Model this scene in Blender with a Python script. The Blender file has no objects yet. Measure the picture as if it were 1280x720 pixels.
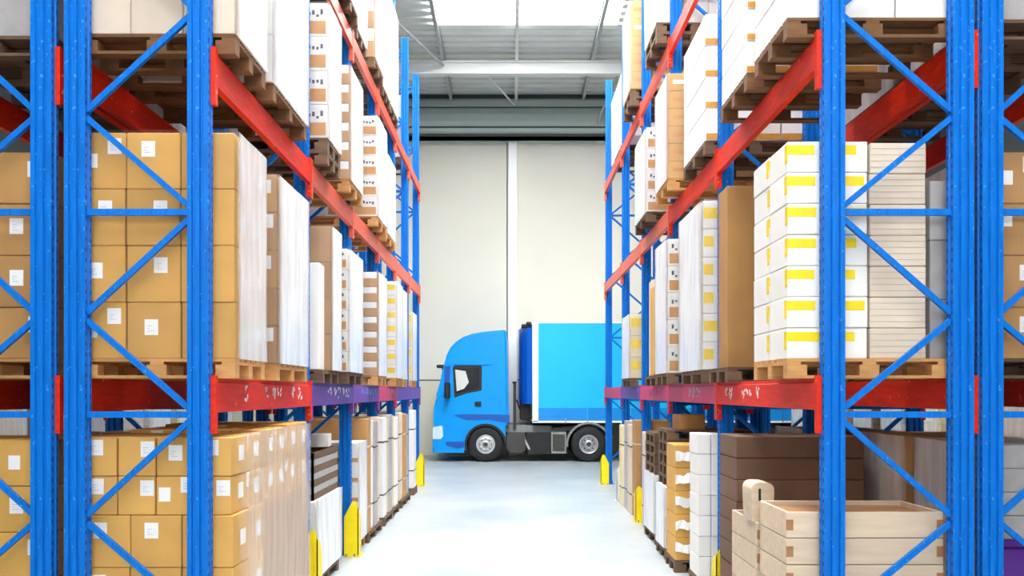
import bpy, bmesh, math, random
from mathutils import Vector, Matrix
random.seed(7)
R = math.radians
SC = bpy.context.scene
COL = SC.collection

# ------------------------------------------------------------------ camera, world, light, exposure
EYE = 2.19            # camera height, m
F = 1089.0            # focal length in pixels of a 1280 wide frame
cam = bpy.data.cameras.new('camera'); cam.lens = F/1280*36; cam.sensor_width = 36
cam.shift_y = 130/1280; cam.clip_end = 200
camo = bpy.data.objects.new('camera', cam); COL.objects.link(camo)
camo.location = (0, 0, EYE); camo.rotation_euler = (R(90), 0, 0)
SC.camera = camo
w = bpy.data.worlds.new('world'); SC.world = w; w.use_nodes = True
bg = w.node_tree.nodes['Background']; bg.inputs[0].default_value = (0.90, 0.95, 1.0, 1); bg.inputs[1].default_value = 0.22
SKYLIGHT = 8.5
# added fill light, high and unseen behind the camera, to brighten front faces
ld = bpy.data.lights.new('front_fill_light', 'AREA'); ld.shape = 'RECTANGLE'; ld.size = 11; ld.size_y = 4; ld.energy = 620; ld.color = (1, .985, .96)
lo = bpy.data.objects.new('front_fill_light', ld); COL.objects.link(lo); lo.location = (0, -4.6, 6.5); lo.rotation_euler = (R(72), 0, 0)
SC.view_settings.view_transform = 'Standard'; SC.view_settings.look = 'None'
SC.view_settings.exposure = 0.18; SC.view_settings.gamma = 1.0
SC.view_settings.use_curve_mapping = False

# ------------------------------------------------------------------ materials
def lin(c):
    return tuple(((v/255)/12.92 if v/255 <= .04045 else ((v/255+.055)/1.055)**2.4) for v in c) + (1,)
MATS = {}
def mat(name, rgb, rough=.6, var=.0, nscale=6, metal=0, rnd=0, bump=0, stretch=None, spec=.5, emit=None, fleck=None):
    """procedural material: colour broken up by noise, each object a little different"""
    if name in MATS: return MATS[name]
    m = bpy.data.materials.new(name); m.use_nodes = True
    nt = m.node_tree; N = nt.nodes; L = nt.links
    b = N['Principled BSDF']; c = lin(rgb)
    b.inputs['Base Color'].default_value = c
    b.inputs['Roughness'].default_value = rough; b.inputs['Metallic'].default_value = metal
    b.inputs['Specular IOR Level'].default_value = spec
    tc = N.new('ShaderNodeTexCoord'); mp = N.new('ShaderNodeMapping')
    L.new(tc.outputs['Object'], mp.inputs[0])
    if stretch: mp.inputs['Scale'].default_value = stretch
    no = N.new('ShaderNodeTexNoise'); no.inputs['Scale'].default_value = nscale; no.inputs['Detail'].default_value = 4
    L.new(mp.outputs[0], no.inputs[0])
    out = None
    if var or rnd:
        hs = N.new('ShaderNodeHueSaturation'); hs.inputs['Color'].default_value = c
        mr = N.new('ShaderNodeMapRange'); mr.inputs[1].default_value = .3; mr.inputs[2].default_value = .7
        mr.inputs[3].default_value = 1-var; mr.inputs[4].default_value = 1+var
        L.new(no.outputs[0], mr.inputs[0])
        oi = N.new('ShaderNodeObjectInfo'); m2 = N.new('ShaderNodeMapRange')
        m2.inputs[3].default_value = 1-rnd; m2.inputs[4].default_value = 1+rnd
        L.new(oi.outputs['Random'], m2.inputs[0])
        mu = N.new('ShaderNodeMath'); mu.operation = 'MULTIPLY'
        L.new(mr.outputs[0], mu.inputs[0]); L.new(m2.outputs[0], mu.inputs[1])
        L.new(mu.outputs[0], hs.inputs['Value']); L.new(hs.outputs[0], b.inputs['Base Color']); out = hs.outputs[0]
    if fleck:
        n2 = N.new('ShaderNodeTexNoise'); n2.inputs['Scale'].default_value = fleck[2]; n2.inputs['Detail'].default_value = 3
        L.new(tc.outputs['Object'], n2.inputs[0])
        rp = N.new('ShaderNodeMapRange'); rp.inputs[1].default_value = fleck[1]; rp.inputs[2].default_value = fleck[1]+.03
        L.new(n2.outputs[0], rp.inputs[0])
        mx = N.new('ShaderNodeMix'); mx.data_type = 'RGBA'
        L.new(rp.outputs[0], mx.inputs[0])
        if out: L.new(out, mx.inputs[6])
        else: mx.inputs[6].default_value = c
        mx.inputs[7].default_value = lin(fleck[0]); L.new(mx.outputs[2], b.inputs['Base Color'])
    if bump:
        bp = N.new('ShaderNodeBump'); bp.inputs['Strength'].default_value = bump; bp.inputs['Distance'].default_value = .02
        L.new(no.outputs[0], bp.inputs['Height']); L.new(bp.outputs[0], b.inputs['Normal'])
    if emit:
        b.inputs['Emission Color'].default_value = emit[0]; b.inputs['Emission Strength'].default_value = emit[1]
    MATS[name] = m; return m

BLUE = mat('blue_paint', (4, 112, 206), .42, .14, 9, fleck=((70, 150, 226), .66, 34), stretch=(6, 6, .5), spec=.22)
RED = mat('red_paint', (226, 44, 10), .5, .14, 7, stretch=(4, .6, 4), bump=.05, spec=.3, fleck=((240, 150, 120), .69, 16))
SALMON = mat('light_washed_red_paint', (222, 88, 62), .40, .12, 7, stretch=(4, .6, 4))  # red of the far upper beams, paled to carry light reflections
PURPLE = mat('purple_paint', (112, 62, 158), .45, .12, 7)
PINK = mat('magenta_paint', (204, 52, 96), .45, .12, 7)
YELL = mat('yellow_paint', (250, 224, 0), .45, .05, 8)
WGUARD = mat('white_paint', (232, 232, 226), .5, .05, 8)
HOLE = mat('punched_hole', (6, 60, 140), .8)
CARD = mat('cardboard', (216, 166, 84), .72, .07, 3, rnd=.09, bump=.03)
CARD2 = mat('darker_cardboard', (184, 138, 82), .75, .09, 3, rnd=.12)
CARDK = mat('dark_brown_cardboard', (112, 82, 64), .8, .12, 3, rnd=.10)
BEIGE = mat('beige_board', (224, 208, 188), .7, .06, 4, rnd=.08)
WHITEC = mat('white_carton', (240, 238, 234), .6, .03, 3, rnd=.03)
CREAM = mat('cream_carton', (236, 222, 180), .65, .05, 3, rnd=.05)
GREYC = mat('grey_wrap', (176, 172, 170), .45, .10, 8, rnd=.08)
DARKC = mat('dark_goods', (52, 48, 48), .6, .2, 8, rnd=.2)
YTAPE = mat('yellow_tape', (250, 216, 24), .4, .05, 12)
BTAPE = mat('brown_tape', (206, 144, 56), .4, .08, 12)
LABEL = mat('paper_label', (246, 246, 246), .6)
INK = mat('printing_ink', (60, 56, 66), .7)
INKG = mat('faint_grey_ink', (206, 208, 214), .7)
FAINT = mat('faint_seam', (190, 168, 146), .8)
SEAM = mat('seam_shadow_gap', (120, 84, 44), .9)
WOOD = mat('pallet_wood', (198, 146, 88), .75, .16, 5, rnd=.14, stretch=(1, 5, 5), bump=.1)
WOODM = mat('shaded_brown_pallet_wood', (116, 80, 48), .8, .2, 5, rnd=.1, stretch=(1, 5, 5), bump=.1)  # weathered brown, darkened further for the shade below the second shelf
WOODD = mat('weathered_pallet_wood', (104, 80, 60), .8, .2, 5, rnd=.2, stretch=(1, 5, 5), bump=.1)
PINE = mat('pale_planed_wood', (216, 194, 168), .65, .10, 3, rnd=.05, stretch=(.6, 5, 5), bump=.05)
PINEIN = mat('inner_wood', (168, 120, 78), .75, .12, 3, stretch=(.6, 5, 5))
CHROME = mat('steel', (170, 172, 174), .35, .05, 9, metal=.8)
RUBBER = mat('tyre_rubber', (30, 30, 32), .75, .15, 20)
BLACK = mat('black_plastic', (26, 26, 28), .5, .1, 20)
CHASS = mat('chassis_grey', (64, 62, 60), .6, .2, 9)
FENDER = mat('grey_fender', (132, 136, 136), .5, .05, 9)
CABBLUE = mat('cab_blue', (0, 150, 234), .3, .02, 3, spec=.3)
CABDK = mat('cab_trim_blue', (10, 84, 178), .35, .02, 3)
TARP = mat('trailer_tarp_blue', (0, 184, 240), .5, .02, 2)
TARP2 = mat('trailer_tarp_lower', (0, 142, 224), .5, .04, 2)
TRIMW = mat('white_trim', (255, 255, 252), .4)
LENS = mat('headlamp_lens', (206, 224, 240), .15)
ALU = mat('rim_aluminium', (196, 198, 200), .35, .05, 9, metal=.5)

def glass_mat():
    m = mat('cab_glass', (40, 44, 50), .05, 0)
    return m
GLASS = glass_mat()
def film_mat(name, a0, a1, tint=(238, 240, 244)):
    """stretch film: clear when seen square on, milky and shiny at a glancing angle"""
    m = bpy.data.materials.new(name); m.use_nodes = True; nt = m.node_tree; N = nt.nodes; L = nt.links
    for n in list(N): N.remove(n)
    o = N.new('ShaderNodeOutputMaterial'); tr = N.new('ShaderNodeBsdfTransparent')
    pr = N.new('ShaderNodeBsdfPrincipled'); pr.inputs['Base Color'].default_value = lin(tint); pr.inputs['Roughness'].default_value = .28
    lw = N.new('ShaderNodeLayerWeight'); lw.inputs[0].default_value = .5
    tc = N.new('ShaderNodeTexCoord'); mp = N.new('ShaderNodeMapping'); mp.inputs['Scale'].default_value = (5, 5, .8)
    mp.inputs['Rotation'].default_value = (.2, .25, 0)
    no = N.new('ShaderNodeTexNoise'); no.inputs['Scale'].default_value = 2.2; no.inputs['Detail'].default_value = 5
    L.new(tc.outputs['Object'], mp.inputs[0]); L.new(mp.outputs[0], no.inputs[0])
    mr = N.new('ShaderNodeMapRange'); mr.inputs[1].default_value = .15; mr.inputs[2].default_value = .8
    mr.inputs[3].default_value = a0; mr.inputs[4].default_value = a1
    L.new(lw.outputs['Facing'], mr.inputs[0])
    m2 = N.new('ShaderNodeMapRange'); m2.inputs[1].default_value = .35; m2.inputs[2].default_value = .7
    m2.inputs[3].default_value = .86; m2.inputs[4].default_value = 1.16
    L.new(no.outputs[0], m2.inputs[0])
    mu = N.new('ShaderNodeMath'); mu.operation = 'MULTIPLY'; mu.use_clamp = True
    L.new(mr.outputs[0], mu.inputs[0]); L.new(m2.outputs[0], mu.inputs[1])
    bp = N.new('ShaderNodeBump'); bp.inputs['Strength'].default_value = .12; bp.inputs['Distance'].default_value = .02
    L.new(no.outputs[0], bp.inputs['Height']); L.new(bp.outputs[0], pr.inputs['Normal'])
    mx = N.new('ShaderNodeMixShader'); L.new(mu.outputs[0], mx.inputs[0]); L.new(tr.outputs[0], mx.inputs[1]); L.new(pr.outputs[0], mx.inputs[2])
    L.new(mx.outputs[0], o.inputs[0]); return m
FILM = film_mat('clear_stretch_film', .03, .80)
FILMN = film_mat('thin_stretch_film', .02, .36)
FILMW = film_mat('milky_stretch_film', .10, 1.0)

# ------------------------------------------------------------------ mesh building
class MB:
    def __init__(s): s.v = []; s.f = []; s.m = []; s.mats = []
    def mi(s, m):
        if m not in s.mats: s.mats.append(m)
        return s.mats.index(m)
    def add(s, vs, fs, m):
        k = len(s.v); s.v += [tuple(p) for p in vs]; i = s.mi(m)
        for f in fs: s.f.append(tuple(a+k for a in f)); s.m.append(i)
    def box(s, x0, x1, y0, y1, z0, z1, m, c=0):
        if x0 > x1: x0, x1 = x1, x0
        if y0 > y1: y0, y1 = y1, y0
        if c:
            return s.cbox(x0, x1, y0, y1, z0, z1, m, c)
        vs = [(x, y, z) for z in (z0, z1) for y in (y0, y1) for x in (x0, x1)]
        s.add(vs, [(0, 2, 3, 1), (4, 5, 7, 6), (0, 1, 5, 4), (2, 6, 7, 3), (0, 4, 6, 2), (1, 3, 7, 5)], m)
    def cbox(s, x0, x1, y0, y1, z0, z1, m, c):
        bm = bmesh.new()
        bmesh.ops.create_cube(bm, size=1)
        for v in bm.verts:
            v.co = Vector(((x0+x1)/2+v.co.x*(x1-x0), (y0+y1)/2+v.co.y*(y1-y0), (z0+z1)/2+v.co.z*(z1-z0)))
        bmesh.ops.bevel(bm, geom=bm.edges[:], offset=c, segments=1, affect='EDGES')
        bm.verts.index_update()
        s.add([v.co.copy() for v in bm.verts], [[v.index for v in f.verts] for f in bm.faces], m); bm.free()
    def bar(s, a, b, w, h, m, up=(0, 1, 0)):
        """rectangular bar from a to b; w across, h along 'up'"""
        a = Vector(a); b = Vector(b); d = (b-a).normalized(); u = Vector(up); r = d.cross(u).normalized(); u = r.cross(d).normalized()
        vs = []
        for p in (a, b):
            for (i, j) in ((-1, -1), (1, -1), (1, 1), (-1, 1)): vs.append(p+r*(w/2*i)+u*(h/2*j))
        s.add(vs, [(0, 1, 2, 3), (7, 6, 5, 4), (0, 4, 5, 1), (1, 5, 6, 2), (2, 6, 7, 3), (3, 7, 4, 0)], m)
    def prism(s, pts, z0, z1, m, axis='z'):
        """extrude a polygon; axis z: pts=(x,y); axis y: pts=(x,z); axis x: pts=(y,z)"""
        n = len(pts)
        def P(p, t): return (p[0], p[1], t) if axis == 'z' else ((p[0], t, p[1]) if axis == 'y' else (t, p[0], p[1]))
        vs = [P(p, z0) for p in pts]+[P(p, z1) for p in pts]
        fs = [tuple(range(n-1, -1, -1)), tuple(range(n, 2*n))]+[(i, (i+1) % n, n+(i+1) % n, n+i) for i in range(n)]
        s.add(vs, fs, m)
    def lathe(s, prof, m, axis='y', n=28, c=(0, 0, 0)):
        vs = []; fs = []; k = len(prof)
        for i in range(n):
            a = 2*math.pi*i/n
            for (r, t) in prof:
                if axis == 'y': vs.append((c[0]+r*math.cos(a), c[1]+t, c[2]+r*math.sin(a)))
                else: vs.append((c[0]+r*math.cos(a), c[1]+r*math.sin(a), c[2]+t))
        for i in range(n):
            for j in range(k-1):
                a = i*k+j; b = ((i+1) % n)*k+j; fs.append((a, b, b+1, a+1))
        s.add(vs, fs, m)
    def tube(s, pts, r, m, n=8):
        pts = [Vector(p) for p in pts]; vs = []; fs = []
        for i, p in enumerate(pts):
            d = (pts[min(i+1, len(pts)-1)]-pts[max(i-1, 0)]).normalized()
            u = Vector((0, 0, 1)) if abs(d.z) < .9 else Vector((1, 0, 0))
            a = d.cross(u).normalized(); b = d.cross(a)
            for k in range(n):
                t = 2*math.pi*k/n; vs.append(p+a*r*math.cos(t)+b*r*math.sin(t))
        for i in range(len(pts)-1):
            for k in range(n): fs.append((i*n+k, i*n+(k+1) % n, (i+1)*n+(k+1) % n, (i+1)*n+k))
        fs.append(tuple(range(n-1, -1, -1))); fs.append(tuple((len(pts)-1)*n+k for k in range(n)))
        s.add(vs, fs, m)
    def mesh(s, name, smooth=False):
        me = bpy.data.meshes.new(name); me.from_pydata(s.v, [], s.f)
        for m in s.mats: me.materials.append(m)
        me.polygons.foreach_set('material_index', s.m)
        bm = bmesh.new(); bm.from_mesh(me); bmesh.ops.recalc_face_normals(bm, faces=bm.faces[:]); bm.to_mesh(me); bm.free()
        if smooth: me.polygons.foreach_set('use_smooth', [True]*len(me.polygons))
        me.update(); return me

def link(name, me, parent=None, loc=(0, 0, 0), rz=0):
    o = bpy.data.objects.new(name, me); COL.objects.link(o); o.location = loc; o.rotation_euler = (0, 0, rz)
    if parent: o.parent = parent
    return o
USED = {}
def tag(o, label, cat, group=None, kind=None):
    o['label'] = label; o['category'] = cat
    if group: o['group'] = group
    if kind: o['kind'] = kind
    USED.setdefault(label, []).append(o.name)
    return o
def thing(name, label, cat, loc, group=None, rz=0):
    return tag(link(name, None, None, loc, rz), label, cat, group)
def struct(name, mb, smooth=False, label=None):
    o = link(name, mb.mesh(name, smooth)); o['kind'] = 'structure'
    if label: o['label'] = label
    return o

# ------------------------------------------------------------------ the building
XW = 13.0; YB = 30.2; YF = -5.0; ZR = 12.3
m = bpy.data.materials.new('concrete_floor'); m.use_nodes = True
nt = m.node_tree; N = nt.nodes; L = nt.links; b = N['Principled BSDF']
tc = N.new('ShaderNodeTexCoord')
n1 = N.new('ShaderNodeTexNoise'); n1.inputs['Scale'].default_value = .55; n1.inputs['Detail'].default_value = 8; n1.inputs['Roughness'].default_value = .62
n2 = N.new('ShaderNodeTexNoise'); n2.inputs['Scale'].default_value = 14; n2.inputs['Detail'].default_value = 6
L.new(tc.outputs['Object'], n1.inputs[0]); L.new(tc.outputs['Object'], n2.inputs[0])
cr = N.new('ShaderNodeValToRGB'); cr.color_ramp.elements[0].position = .3; cr.color_ramp.elements[0].color = lin((164, 173, 176))
cr.color_ramp.elements[1].position = .7; cr.color_ramp.elements[1].color = lin((196, 203, 206))
L.new(n1.outputs[0], cr.inputs[0])
mx = N.new('ShaderNodeMix'); mx.data_type = 'RGBA'; mx.blend_type = 'MULTIPLY'; mx.inputs[0].default_value = .25
L.new(cr.outputs[0], mx.inputs[6]); L.new(n2.outputs[0], mx.inputs[7]); L.new(mx.outputs[2], b.inputs['Base Color'])
mr = N.new('ShaderNodeMapRange'); mr.inputs[3].default_value = .28; mr.inputs[4].default_value = .5
L.new(n1.outputs[0], mr.inputs[0]); L.new(mr.outputs[0], b.inputs['Roughness'])
FLOOR = m
WALLM = mat('cream_panel_wall', (230, 227, 214), .7, .015, .6)
WALLG = mat('cream_panel_wall_lower', (216, 211, 192), .7, .03, .6)
WALLS = mat('spill_darkening_wall', (74, 78, 80), .7, .06, 1)  # unseen side walls, coloured dark to hold back spilled light
ROOFM = mat('roof_sheet', (232, 236, 230), .5, .03, 2)
STEELW = mat('white_painted_steel', (236, 238, 236), .45)
STEELG = mat('grey_painted_steel', (176, 180, 178), .5)
DUCT = mat('grey_green_cladding', (176, 190, 184), .45, .02, 3)
DUCTD = mat('dark_groove_and_shadow', (54, 62, 62), .6)
SKYM = mat('translucent_roof_sheet', (250, 252, 252), .5, emit=((1.0, 1.0, .985, 1), SKYLIGHT))

f = MB(); f.box(-XW, XW, YF, YB, -.2, 0, FLOOR); struct('floor', f)
# corrugated roof, ribs running across the building; skylight bays left open between them
def corrugated(mb, x0, x1, y0, y1, z, m, p=.42, h=.12):
    y = y0; pts = []
    while y < y1-1e-6:
        for dy, dz in ((0, 0), (.26, 0), (.29, h), (.39, h)):
            if y+dy < y1: pts.append((y+dy, z+dz))
        y += p
    pts.append((y1, z))
    vs = []; n = len(pts)
    for x in (x0, x1): vs += [(x, a, c) for a, c in pts]
    vs += [(x, a, z+.16) for x in (x0, x1) for a in (y0, y1)]
    fs = [(i, i+1, n+i+1, n+i) for i in range(n-1)]
    k = 2*n; fs += [(k, k+1, k+3, k+2)]
    mb.add(vs, fs, m)
SKY = [(-2.1, 2.9, -3.0, 24.0), (-9.4, -5.4, 12, 17), (5.8, 9.8, 12, 17)]
rf = MB(); xs = [-XW, -9.4, -5.4, -2.1, 2.9, 5.8, 9.8, XW]
for i in range(len(xs)-1):
    sk = [s for s in SKY if abs(s[0]-xs[i]) < .01 and abs(s[1]-xs[i+1]) < .01]
    if sk:
        corrugated(rf, xs[i], xs[i+1], sk[0][3], YB, ZR, ROOFM); corrugated(rf, xs[i], xs[i+1], YF, sk[0][2], ZR, ROOFM)
    else: corrugated(rf, xs[i], xs[i+1], YF, YB, ZR, ROOFM)
struct('ceiling', rf)
for i, s in enumerate(SKY):
    k = MB(); corrugated(k, s[0], s[1], s[2], s[3], ZR+.01, SKYM); struct('window_%d' % (i+1), k)
bw = MB()
bw.box(-XW, XW, YB, YB+.2, 2.62, ZR+.15, WALLM); bw.box(-XW, XW, YB+.01, YB+.2, 2.58, 2.62, DUCTD); bw.box(-XW, XW, YB, YB+.2, 0, 2.58, WALLG)
struct('wall_back', bw)
for sgn, nm in ((-1, 'left'), (1, 'right')):
    k = MB(); k.box(sgn*XW, sgn*(XW+.2), YF, YB, 0, ZR+.15, WALLS); struct('wall_'+nm, k)
# panel joints and white downpipe on the back wall
k = MB(); k.box(-.13, .19, YB-.16, YB, 0, 10.84, TRIMW, .02); struct('trim_1', k)
k = MB()
for x in (-10.5, -5.4, -.17, 5.0, 10.1): k.box(x-.015, x+.015, YB-.012, YB, 0, 10.84, DUCTD)
struct('trim_2', k)
# ribbed shutter housing across the top of the back wall
prof = [(YB, 12.28), (YB-.45, 12.28), (YB-.75, 12.05), (YB-.82, 11.86), (YB-.76, 11.80), (YB-.84, 11.74), (YB-.92, 11.55), (YB-.92, 11.30), (YB-.86, 11.16), (YB-.80, 11.12),
        (YB-.84, 11.08), (YB-.80, 10.98), (YB-.72, 10.94), (YB-.72, 10.84), (YB, 10.84)]
k = MB(); k.prism(prof, -XW, XW, DUCT, 'x')
for z0, z1, d in ((11.79, 11.81, .80), (11.10, 11.14, .84), (10.84, 10.93, .735)): k.box(-XW, XW, YB-d, YB-.2, z0, z1, DUCTD)
k.box(-XW, XW, YB-.62, YB, 12.1, 12.29, DUCTD)  # dark strip painted in for the shadow under the roof at the wall
struct('trim_3', k)
# roof steel: purlins running into the depth, tie beam across, bracing rods
n = 4
for x, mm in ((-2.05, STEELG), (.14, STEELW), (2.4, STEELG), (-6.5, STEELG), (6.9, STEELG), (-10.5, STEELG), (10.9, STEELG)):
    k = MB(); k.box(x-.05, x+.05, YF, YB-.3, ZR-.26, ZR-.235, mm); k.box(x-.05, x+.05, YF, YB-.3, ZR-.03, ZR-.005, mm); k.box(x-.012, x+.012, YF, YB-.3, ZR-.24, ZR-.02, mm)
    struct('trim_%d' % n, k); n += 1
for yy in (26.0, 13.0):
    k = MB(); k.box(-XW, XW, yy-.12, yy+.12, ZR-.64, ZR-.60, STEELW); k.box(-XW, XW, yy-.12, yy+.12, ZR-.30, ZR-.265, STEELW); k.box(-XW, XW, yy-.03, yy+.03, ZR-.6, ZR-.3, STEELW)
    struct('trim_%d' % n, k); n += 1
k = MB(); k.tube([(-4.0, 19.5, ZR-.5), (-2.05, 25.9, ZR-.4)], .04, STEELG); k.tube([(-.9, 26.2, ZR-.42), (.14, 29.6, ZR-.42)], .03, STEELW)
k.tube([(3.2, 26.1, ZR-.6), (2.9, 28.9, ZR-.95), (2.9, 30.15, ZR-1.3)], .04, STEELG)
struct('trim_%d' % n, k)

# ------------------------------------------------------------------ pallet racking
HT = 9.6
def post_mesh():
    """rolled steel upright 0.15 deep across the rack, 0.10 along it, fluted sides, slotted face"""
    a, c = .075, .05
    prof = [(-a, -c), (-.045, -c), (-.040, -c+.018), (-.022, -c+.018), (-.017, -c), (.012, -c), (.017, -c+.02), (.036, -c+.02), (.041, -c), (a, -c),
            (a, -.018), (a-.012, -.012), (a-.012, .012), (a, .018), (a, c), (-a, c), (-a, .018), (-a+.012, .012), (-a+.012, -.012), (-a, -.018)]
    k = MB(); k.prism(prof, 0, HT, BLUE)
    z = .12
    while z < HT-.1:
        for s in (-1, 1):
            for y in (-.034, .034): k.box(s*(a-.001), s*(a+.0015), y-.007, y+.007, z, z+.028, HOLE)
        z += .075
    return k.mesh('upright')
POST = post_mesh()
k = MB(); k.box(-.11, .11, -.08, .08, 0, .012, BLUE); k.box(-.085, .085, -.062, .062, .012, .09, BLUE)
FOOT = k.mesh('base_plate')
def rack(name, side, xa, xr, Ds, levels, label, colours, flip=False):
    """xa = aisle face, xr = rear face (absolute x distance), Ds = y of each frame"""
    root = thing(name, label, 'rack', (side*(xa+xr)/2, Ds[0], 0))
    ox, oy = side*(xa+xr)/2, Ds[0]
    xin, xout = xa+.075, xr-.075
    for fi, D in enumerate(Ds):
        fr = link('upright_frame', None, root, (0, D-oy, 0))
        for xx in (xin, xout):
            link('upright', POST, fr, (side*xx-ox, .05, 0)); link('base_plate', FOOT, fr, (side*xx-ox, .05, 0))
        xi = side*(xin+.07)-ox; xo = side*(xout-.07)-ox
        if flip: xi, xo = xo, xi
        z = .55
        zs = []
        while z < HT: zs.append(z); z += 1.455
        for i, z in enumerate(zs):
            if z+.03 < HT:
                k = MB(); c = .045
                k.box(min(xi, xo), max(xi, xo), .03, .036, z+.0, z+c, BLUE); k.box(xi, xo, .036, .07, z, z+.005, BLUE); k.box(xi, xo, .036, .07, z+c-.005, z+c, BLUE)
                if i not in (0, 3): link('horizontal_brace', k.mesh('horizontal_brace'), fr)
            for (za, zb) in ((z+.06, z+.70), (z-.02, z-.70)):
                if 0.1 < zb < HT-.05 and za < HT:
                    k = MB(); k.bar((xi, .05, za), (xo, .05, zb), .040, .035, BLUE, up=(0, 1, 0))
                    link('diagonal_brace', k.mesh('diagonal_brace'), fr)
    for li, (z1, h) in enumerate(levels):
        for bi in range(len(Ds)-1):
            y0 = Ds[bi]+.10-oy; y1 = Ds[bi+1]-oy
            for face in (0, 1):
                mt = colours[li][min(bi, len(colours[li])-1)] if face == 0 else RED
                xf = side*(xa-.03)-ox if face == 0 else side*(xr+.012)-ox
                s = side if face == 0 else -side
                k = MB()
                # box beam with a step for the deck and a rolled lip
                k.prism([(xf, z1-h), (xf+s*.055, z1-h), (xf+s*.055, z1), (xf+s*.018, z1), (xf+s*.018, z1-.028), (xf, z1-.034)][::1], y0, y1, mt, 'y')
                bm_ = link('beam', k.mesh('beam'), root)
                for yy, sy in ((y0, -1), (y1, 1)):
                    k = MB(); k.box(xf-s*.004, xf+s*.03, yy, yy+sy*.046, z1-.40, z1+.02, mt); k.box(xf-s*.004, xf+s*.05, yy-sy*.006, yy, z1-.40, z1+.02, mt)
                    for zz in (z1-.34, z1-.29): k.lathe([(0, -.004), (.008, -.004), (.008, .002)], CHROME, 'y', 8, (xf+s*.012, yy+sy*.0-sy*.008, zz))
                    link('beam_connector', k.mesh('beam_connector'), bm_)
    return root
DL = [6.22, 9.25, 11.7, 13.95, 16.1, 18.2, 20.3]
DR = [6.22, 9.35, 12.2, 14.9, 17.6, 20.7]
LVL = [(2.29, .25), (4.66, .25), (7.04, .22)]
LVR = [(2.29, .23), (4.78, .24), (7.14, .22)]
P2 = [SALMON]
rack('pallet_rack', -1, 2.17, 3.20, DL, LVL, 'blue pallet rack with red beams along the left of the aisle',
     [[RED, PURPLE, PURPLE, PINK, PURPLE], [RED, SALMON], [RED, SALMON]])
rack('pallet_rack', 1, 2.23, 3.30, DR, LVR, 'blue pallet rack with red beams along the right of the aisle',
     [[RED, PINK, PINK, PURPLE, PINK], [RED, RED, SALMON], [RED, RED, SALMON]])
rack('pallet_rack', -1, 3.29, 4.32, DL, LVL, 'blue rack standing back to back behind the left aisle rack', [[RED]]*3, True)
rack('pallet_rack', 1, 3.36, 4.42, DR, LVR, 'blue rack standing back to back behind the right aisle rack', [[RED]]*3, True)

# illegible white stencils on the shelf beams
def marks(name, side, x, y0, y1, z0, z1, m, label, seed, n=4):
    r = random.Random(seed); k = MB(); xx = side*(x-.0315); w = (y1-y0)/n; H = z1-z0
    for i in range(n):
        a = y0+i*w+w*.08
        for j in range(r.choice((5, 6, 7))):
            p = Vector((xx, a+r.uniform(0, w*.75), z0+r.uniform(0, H))); t = r.uniform(0, math.pi); l = r.uniform(.3, .6)*H
            q = p+Vector((0, math.cos(t)*l*.8, math.sin(t)*l)); q.z = min(max(q.z, z0), z1); q.y = min(q.y, a+w*.8)
            if (q-p).length > .02: k.bar(p, q, .016+r.uniform(0, .014), .002, m, up=(1, 0, 0))
    tag(link(name, k.mesh(name)), label, 'marking')
marks('stencil_marking', -1, 2.17, 6.98, 7.06, 2.10, 2.24, LABEL, 'small faint white stencil at the near end of the left red shelf beam', 3, 1)
marks('stencil_marking', -1, 2.17, 7.55, 8.1, 2.12, 2.23, LABEL, 'white stencilled characters at the middle of the left red shelf beam', 4, 3)
marks('stencil_marking', -1, 2.17, 8.45, 8.95, 2.12, 2.23, LABEL, 'white stencilled characters at the far end of the left red shelf beam', 5, 2)
marks('stencil_marking', -1, 2.17, 10.1, 11.5, 2.11, 2.24, LABEL, 'white stencilled characters on the purple shelf beam', 6, 5)
marks('stencil_marking', -1, 2.17, 12.3, 13.9, 2.11, 2.24, mat('pale_blue_ink', (120, 170, 240), .6), 'pale blue stencilled characters on the left second purple beam', 7, 4)
marks('stencil_marking', -1, 2.17, 15.4, 15.8, 2.12, 2.23, LABEL, 'single white mark on the magenta beam at the left', 8, 1)
marks('stencil_marking', 1, 2.23, 8.72, 9.0, 2.12, 2.23, LABEL, 'white curled letters at the far end of the right red shelf beam', 9, 2)
marks('stencil_marking', 1, 2.23, 7.98, 8.42, 2.12, 2.22, LABEL, 'white bracketed letters at the middle of the right red shelf beam', 10, 2)
marks('stencil_marking', 1, 2.23, 7.72, 7.9, 2.12, 2.23, LABEL, 'white square emblem on the right red shelf beam', 11, 1)
marks('stencil_marking', 1, 2.23, 10.2, 10.9, 2.11, 2.24, mat('grey_ink', (170, 190, 220), .6), 'pale stencilled letters on the right pink shelf beam', 12, 3)
marks('stencil_marking', 1, 2.23, 12.7, 14.0, 2.11, 2.24, PURPLE, 'violet stencilled letters on the third beam of the right rack', 13, 4)

# column guards
def guard(side, x, y, h, mt, label):
    k = MB(); s = side
    xi, xo = s*(x-.13), s*(x+.06)           # aisle side, rack side
    def P(sx): return sx
    # front plate with a slanted pointed top, plus the aisle-side plate, folded round the post
    front = [(xi, .0), (xo, .0), (xo, h*.70), ((xi+xo)/2, h*.95), ((xi*.75+xo*.25), h), (xi, h*.86)]
    k.prism(front, y-.012, y, mt, 'y')
    k.prism([(y-.012, 0), (y+.20, 0), (y+.20, h*.55), (y+.12, h*.80), (y-.012, h*.86)], xi, xi+s*.012, mt, 'x')
    k.box(xi-s*.02, s*(x-.045), y-.03, y+.24, 0, .014, mt)
    o = link('column_guard', k.mesh('column_guard')); tag(o, label, 'guard', 'guards at the rack feet')
    for (bx, by) in ((xi+s*.05, y-.02), (xo-s*.03, y-.02)):
        q = MB(); q.lathe([(0, .03), (.014, .03), (.014, .0)], CHROME, 'z', 8, (bx, by, .012)); link('bolt', q.mesh('bolt'), o)
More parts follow.
